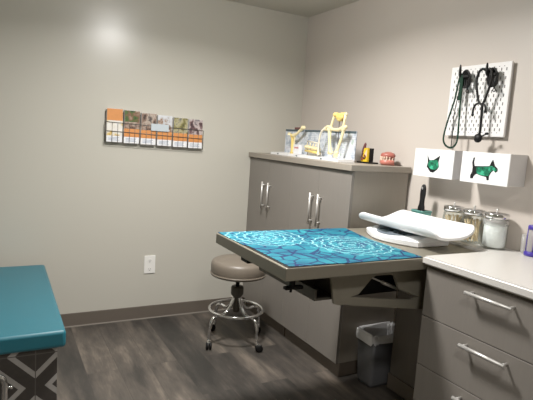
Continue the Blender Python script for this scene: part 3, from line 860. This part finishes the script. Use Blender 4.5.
obj('clear_wall', MB().lathe([(CR-.006, .022), (CR-.007, .125)], n=32), 'amberline', t, world=False)
obj('filling', MB().lathe([(0, .023), (CR-.010, .023), (CR-.011, .085), (CR-.016, .09), (0, .094)], n=24), 'sand', t, world=False)
for a in (2.2, 3.7, 5.3):
    obj('post', MB().tube([((CR-.004)*math.cos(a), (CR-.004)*math.sin(a), .02), ((CR-.005)*math.cos(a), (CR-.005)*math.sin(a), .128)], .0022, 8), 'bluepurple', t, world=False)

# ------------------------------------------------------------------ anatomical models on the tall cabinet
ZK = HC+.0005
CARDS = [(-.190, -.462, 'white anatomy info card standing nearest the room corner', 0), (-.466, -.728, 'white anatomy info card in the middle of the three on the cabinet', 1), (-.732, -1.080, 'wide white anatomy info card behind the hind-leg skeleton', 2)]
prints = [card_print('card_print_%d' % i, i*1.7+1, c) for i, c in enumerate(((190, 184, 196), (150, 158, 168), (168, 186, 178)))]
for ya_, yb2, lab, k in CARDS:
    t = thing('info_card', lab, 'info card', (-.25, (ya_+yb2)/2, ZK), 'anatomy info cards on the tall cabinets')
    cd = MB().box(-.252, -.247, yb2, ya_, ZK+.012, ZK+.2, .0008)
    obj('card', cd, prints[k], t)
    obj('header_stripe', MB().box(-.2532, -.2522, yb2+.001, ya_-.001, ZK+.184, ZK+.1995), 'slate', t)
    ft = MB().prism([(-.375, ZK), (-.375, ZK+.016), (-.258, ZK+.020), (-.2465, ZK+.020), (-.2465, ZK)], yb2+.004, ya_-.002, 'y')
    f_ = obj('foot', ft, 'white', t)
    obj('emblem', MB().lathe([(0, .0005), (.011, .0005), (.011, 0)], n=16).xf(Matrix.Translation((-.3757, (ya_+yb2)/2+.02, ZK+.008)) @ Matrix.Rotation(-PI/2, 4, 'Y') @ Matrix.Scale(.45, 4, (1, 0, 0))), 'slate', f_)
    obj('side_edge', MB().box(-.2465, -.2455, yb2, yb2+.006, ZK+.02, ZK+.199), 'slate', t)
# canine hind-leg skeleton
t = thing('hind_leg_skeleton', 'yellowish dog pelvis and hind-leg skeleton standing before the wide info card', 'skeleton model', (-.31, -.95, ZK+.018))
xb_ = -.31
def bone(name, pts, rad, mat, parent, n=5, knob=None):
    P = spline(pts, n); k = len(P)
    R_ = [rad*(1+.55*abs(2*i/(k-1)-1)**3) for i in range(k)]
    m = MB(); m.tube(P, R_, 10)
    if knob:
        for q in (0, -1):
            m.ball(tuple(P[q]+Vector((0, rad*.8, 0))), rad*knob, 10); m.ball(tuple(P[q]-Vector((0, rad*.8, 0))), rad*knob, 10)
    return obj(name, m, mat, parent)
sac = MB()
for i in range(4): sac.ball((xb_, -.972, 1.604-.012*i), .02, 12, (1, 1.35-.12*i, .5))
for y in (-.92, -.945, -.998, -1.022): sac.ball((xb_-.006, y, 1.602), .014, 10, (1, .7, 1.1))
sac.ball((xb_-.004, -.972, 1.588), .034, 14, (.5, 1.2, .75))
obj('sacrum', sac, 'bone_yellow', t)
bone('ilium', [(xb_, -.918, 1.606), (xb_-.008, -.910, 1.575), (xb_-.01, -.898, 1.535), (xb_-.008, -.892, 1.512)], .0085, 'bone', t, 5, 1.3)
bone('ilium', [(xb_, -1.026, 1.604), (xb_-.008, -1.034, 1.575), (xb_-.01, -1.030, 1.54), (xb_-.008, -1.022, 1.512)], .0085, 'bone', t, 5, 1.3)
bone('pelvis', [(xb_-.012, -.838, 1.508), (xb_-.014, -.87, 1.522), (xb_-.014, -.92, 1.507), (xb_-.014, -.985, 1.505), (xb_-.012, -1.045, 1.522)], .011, 'bone', t, 5, 1.2)
bone('shin_bone', [(xb_-.02, -.842, 1.512), (xb_-.028, -.812, 1.485), (xb_-.03, -.798, 1.44), (xb_-.03, -.795, 1.37), (xb_-.03, -.797, 1.335)], .0065, 'bone_pale', t, 5, 1.1)
bone('femur', [(xb_-.012, -.884, 1.503), (xb_-.016, -.896, 1.45), (xb_-.018, -.905, 1.41), (xb_-.018, -.918, 1.355)], .0105, 'bone', t, 5, 1.4)
bone('femur', [(xb_-.012, -1.036, 1.512), (xb_-.014, -1.026, 1.46), (xb_-.016, -1.008, 1.41), (xb_-.018, -.985, 1.358)], .009, 'bone', t, 5, 1.5)
bone('foot_bone', [(xb_-.02, -.985, 1.358), (xb_-.028, -.99, 1.345), (xb_-.034, -1.005, 1.34)], .011, 'bone', t, 4)
for (y0, z0, y1, z1) in ((-.950, 1.585, -.955, 1.325), (-.992, 1.585, -.985, 1.50)):
    obj('support_rod', MB().tube([(xb_+.012, y0, z0), (xb_+.012, y1, z1)], .003, 8), 'wire', t)
# knee joint model
t = thing('knee_joint_model', 'cream knee joint bone model before the info card nearest the corner', 'bone model', (-.30, -.39, ZK+.018))
bone('femur', [(-.30, -.520, 1.514), (-.302, -.485, 1.493), (-.305, -.445, 1.468), (-.306, -.405, 1.455)], .0105, 'bone', t, 5, 1.35)
bone('tibia', [(-.305, -.39, 1.45), (-.307, -.392, 1.42), (-.306, -.395, 1.38), (-.303, -.40, 1.325)], .011, 'bone_yellow', t, 5, 1.5)
bone('fibula', [(-.31, -.43, 1.44), (-.312, -.428, 1.40), (-.31, -.42, 1.33)], .0055, 'bone', t, 5)
bone('patella', [(-.322, -.372, 1.475), (-.325, -.37, 1.455)], .012, 'bone', t, 4)
t = thing('dark_mount', 'small dark brown clamp on top of the corner info card', 'clamp', (-.24, -.36, ZK+.2))
obj('clamp', MB().box(-.262, -.232, -.405, -.335, ZK+.2005, ZK+.216, .004), 'maroon', t)
# small print block
t = thing('leaflet_block', 'small white block with a pink print between two info cards', 'leaflet', (-.335, -.49, ZK+.0165))
obj('block', MB().box(-.335, -.312, -.545, -.462, ZK+.0195, ZK+.088, .002), 'white_matte', t)
obj('pink_print', MB().box(-.3362, -.3352, -.53, -.475, ZK+.058, ZK+.07), 'pinkprint', t)
# spine model
t = thing('spine_model', 'cream vertebrae model lying before the middle info card', 'bone model', (-.31, -.68, ZK+.018))
obj('cradle', MB().box(-.30, -.288, -.77, -.60, ZK+.02, ZK+.045, .002), 'box_side', t)
for i in range(5):
    v = MB(); y = -.605-.036*i; z = ZK+.075-.003*i
    v.lathe([(0, -.013), (.014, -.013), (.0115, -.004), (.0115, .004), (.014, .013), (0, .013)], n=14).xf(Matrix.Translation((-.31, y, z)) @ Matrix.Rotation(PI/2, 4, 'X'))
    v.tube([(-.31, y, z+.008), (-.31, y-.006, z+.034)], [.006, .003], 8); v.tube([(-.31, y, z), (-.332, y, z+.006)], [.006, .003], 8)
    obj('vertebra', v, 'bone', t)
obj('rib_bar', MB().tube([(-.312, -.61, ZK+.118), (-.312, -.765, ZK+.106)], .005, 8), 'bone_pale', t)
obj('rib_bar', MB().tube([(-.318, -.60, ZK+.05), (-.318, -.78, ZK+.04)], .0085, 8), 'bone_yellow', t)
obj('post', MB().tube([(-.31, -.615, ZK+.0205), (-.31, -.615, ZK+.118)], .003, 8).tube([(-.31, -.762, ZK+.0205), (-.31, -.762, ZK+.108)], .003, 8), 'wire', t)
# ear cross-section model
EY = -1.07; EX = -.14
t = thing('ear_model', 'yellow and red ear anatomy model on a black base', 'ear model', (EX, EY, ZK))
obj('base', MB().box(EX-.05, EX+.045, EY-.085, EY+.065, ZK, ZK+.012, .002), 'black', t)
obj('back_block', MB().box(EX-.012, EX+.03, EY-.04, EY-.015, ZK+.0125, ZK+.12, .003), 'rubber', t)
e = MB(); e.prism([(EY+.035, ZK+.0125), (EY+.04, ZK+.05), (EY+.028, ZK+.07), (EY+.012, ZK+.09), (EY+.006, ZK+.118), (EY-.035, ZK+.122), (EY-.036, ZK+.0125)], EX-.032, EX-.013, 'x')
obj('ear_section', e, 'yellow', t)
obj('ear_canal', MB().tube(spline([(EX-.036, EY+.012, ZK+.08), (EX-.036, EY+.022, ZK+.06), (EX-.036, EY+.01, ZK+.045), (EX-.036, EY-.012, ZK+.04), (EX-.036, EY-.02, ZK+.06)], 5), .006, 8), 'maroon', t)
obj('white_inset', MB().prism([(EY-.006, ZK+.075), (EY-.03, ZK+.05), (EY-.03, ZK+.11)], EX-.035, EX-.0325, 'x'), 'tooth', t)
obj('ear_flap', MB().tube(spline([(EX-.022, EY+.022, ZK+.072), (EX-.022, EY+.022, ZK+.1), (EX-.02, EY+.015, ZK+.14), (EX-.02, EY+.01, ZK+.162)], 5), [.011, .012, .013, .014, .015, .015, .015, .014, .013, .012, .011, .01, .009, .007, .005, .003], 10), 'maroon', t)
obj('ossicle', MB().ball((EX-.036, EY+.018, ZK+.03), .008).ball((EX-.036, EY-.008, ZK+.062), .007), 'red', t)
t.scale = (.82, .82, .82)
# jaw model
JX, JY = -.09, -1.212
t = thing('jaw_model', 'pink gum and teeth jaw model beside the ear model', 'jaw model', (JX, JY, ZK))
def arch(z0, z1, rx, ry):
    m = MB(); n = 20; P = []
    for i in range(n+1):
        a = PI*.04+PI*.92*i/n
        P.append((JX-ry*math.sin(a)+.02, JY+rx*math.cos(a), (z0+z1)/2))
    m.tube(P, (z1-z0)/2, 10)
    return m
lj = arch(ZK+.001, ZK+.047, .052, .07); lj.prism([(JX+.03, JY-.055), (JX+.03, JY+.055), (JX-.03, JY+.045), (JX-.03, JY-.045)], ZK, ZK+.012, 'z')
obj('lower_gum', lj, 'pink', t)
uj = arch(ZK+.053, ZK+.097, .050, .066); uj.ball((JX+.002, JY, ZK+.075), .058, 18, (1.0, 1.12, .52))
obj('upper_gum', uj, 'gum_brown', t)
obj('mouth_cavity', MB().ball((JX+.008, JY, ZK+.05), .05, 14, (1.0, 1.1, .6)), 'pink_dark', t)
for z, up in ((ZK+.043, 1), (ZK+.058, -1)):
    for i in range(9):
        a = PI*.08+PI*.84*i/8
        x = JX-.088*math.sin(a)+.02; y = JY+.060*math.cos(a)
        obj('tooth', MB().ball((x, y, z), .0095, 8, (.8, .8, 1.2 if i in (2, 6) else .9)), 'tooth', t)
obj('hinge', MB().tube([(JX+.028, JY-.04, ZK+.02), (JX+.03, JY-.04, ZK+.085)], .006, 8).tube([(JX+.028, JY+.04, ZK+.02), (JX+.03, JY+.04, ZK+.085)], .006, 8), 'pink_dark', t)
t.scale = (.72, .72, .80)
# ------------------------------------------------------------------ light
def disk(loc, size, power, spread, col=(1, .975, .94)):
    l = bpy.data.lights.new('ceiling_lamp', 'AREA'); l.shape = 'DISK'; l.size = size; l.energy = power; l.color = col; l.spread = math.radians(spread)
    o = bpy.data.objects.new('ceiling_lamp', l); COL.objects.link(o); o.location = loc
    return o
disk((-1.28, -1.46, H-.02), .30, 52, 157)
disk((-1.6, -3.5, H-.02), .30, 20, 160)
def highlight_point(loc, r, power):
    l = bpy.data.lights.new('highlight_fill', 'POINT'); l.shadow_soft_size = r; l.energy = power; l.color = (1, .975, .94)
    o = bpy.data.objects.new('highlight_fill', l); COL.objects.link(o); o.location = loc
highlight_point((-1.32, -1.42, H-.11), .09, 20)  # extra point light added at the ceiling lamp for the wall highlight
w = bpy.data.worlds.new('room_ambient'); scene.world = w; w.use_nodes = True
w.node_tree.nodes['Background'].inputs[0].default_value = (.9, .95, 1, 1); w.node_tree.nodes['Background'].inputs[1].default_value = .05

# ------------------------------------------------------------------ camera
cam = bpy.data.cameras.new('camera'); co_ = bpy.data.objects.new('camera', cam); COL.objects.link(co_)
cam.sensor_fit = 'HORIZONTAL'; cam.sensor_width = 36; cam.lens = 498.29/533*36; cam.clip_start = .05
rt = Vector((.88038422, -.46961326, .06623446)); up = Vector((-.00061632, .13852521, .99035872)); fw = Vector((.47426073, .87193701, -.12166598))
co_.matrix_world = Matrix(((rt.x, up.x, -fw.x, -2.2523), (rt.y, up.y, -fw.y, -3.6248), (rt.z, up.z, -fw.z, 1.4168), (0, 0, 0, 1)))
scene.camera = co_
scene.view_settings.view_transform = 'Standard'
scene.view_settings.look = 'None'
scene.view_settings.exposure = -.08
scene.view_settings.gamma = 1.16
scene.cycles.max_bounces = 10
scene.cycles.use_denoising = True
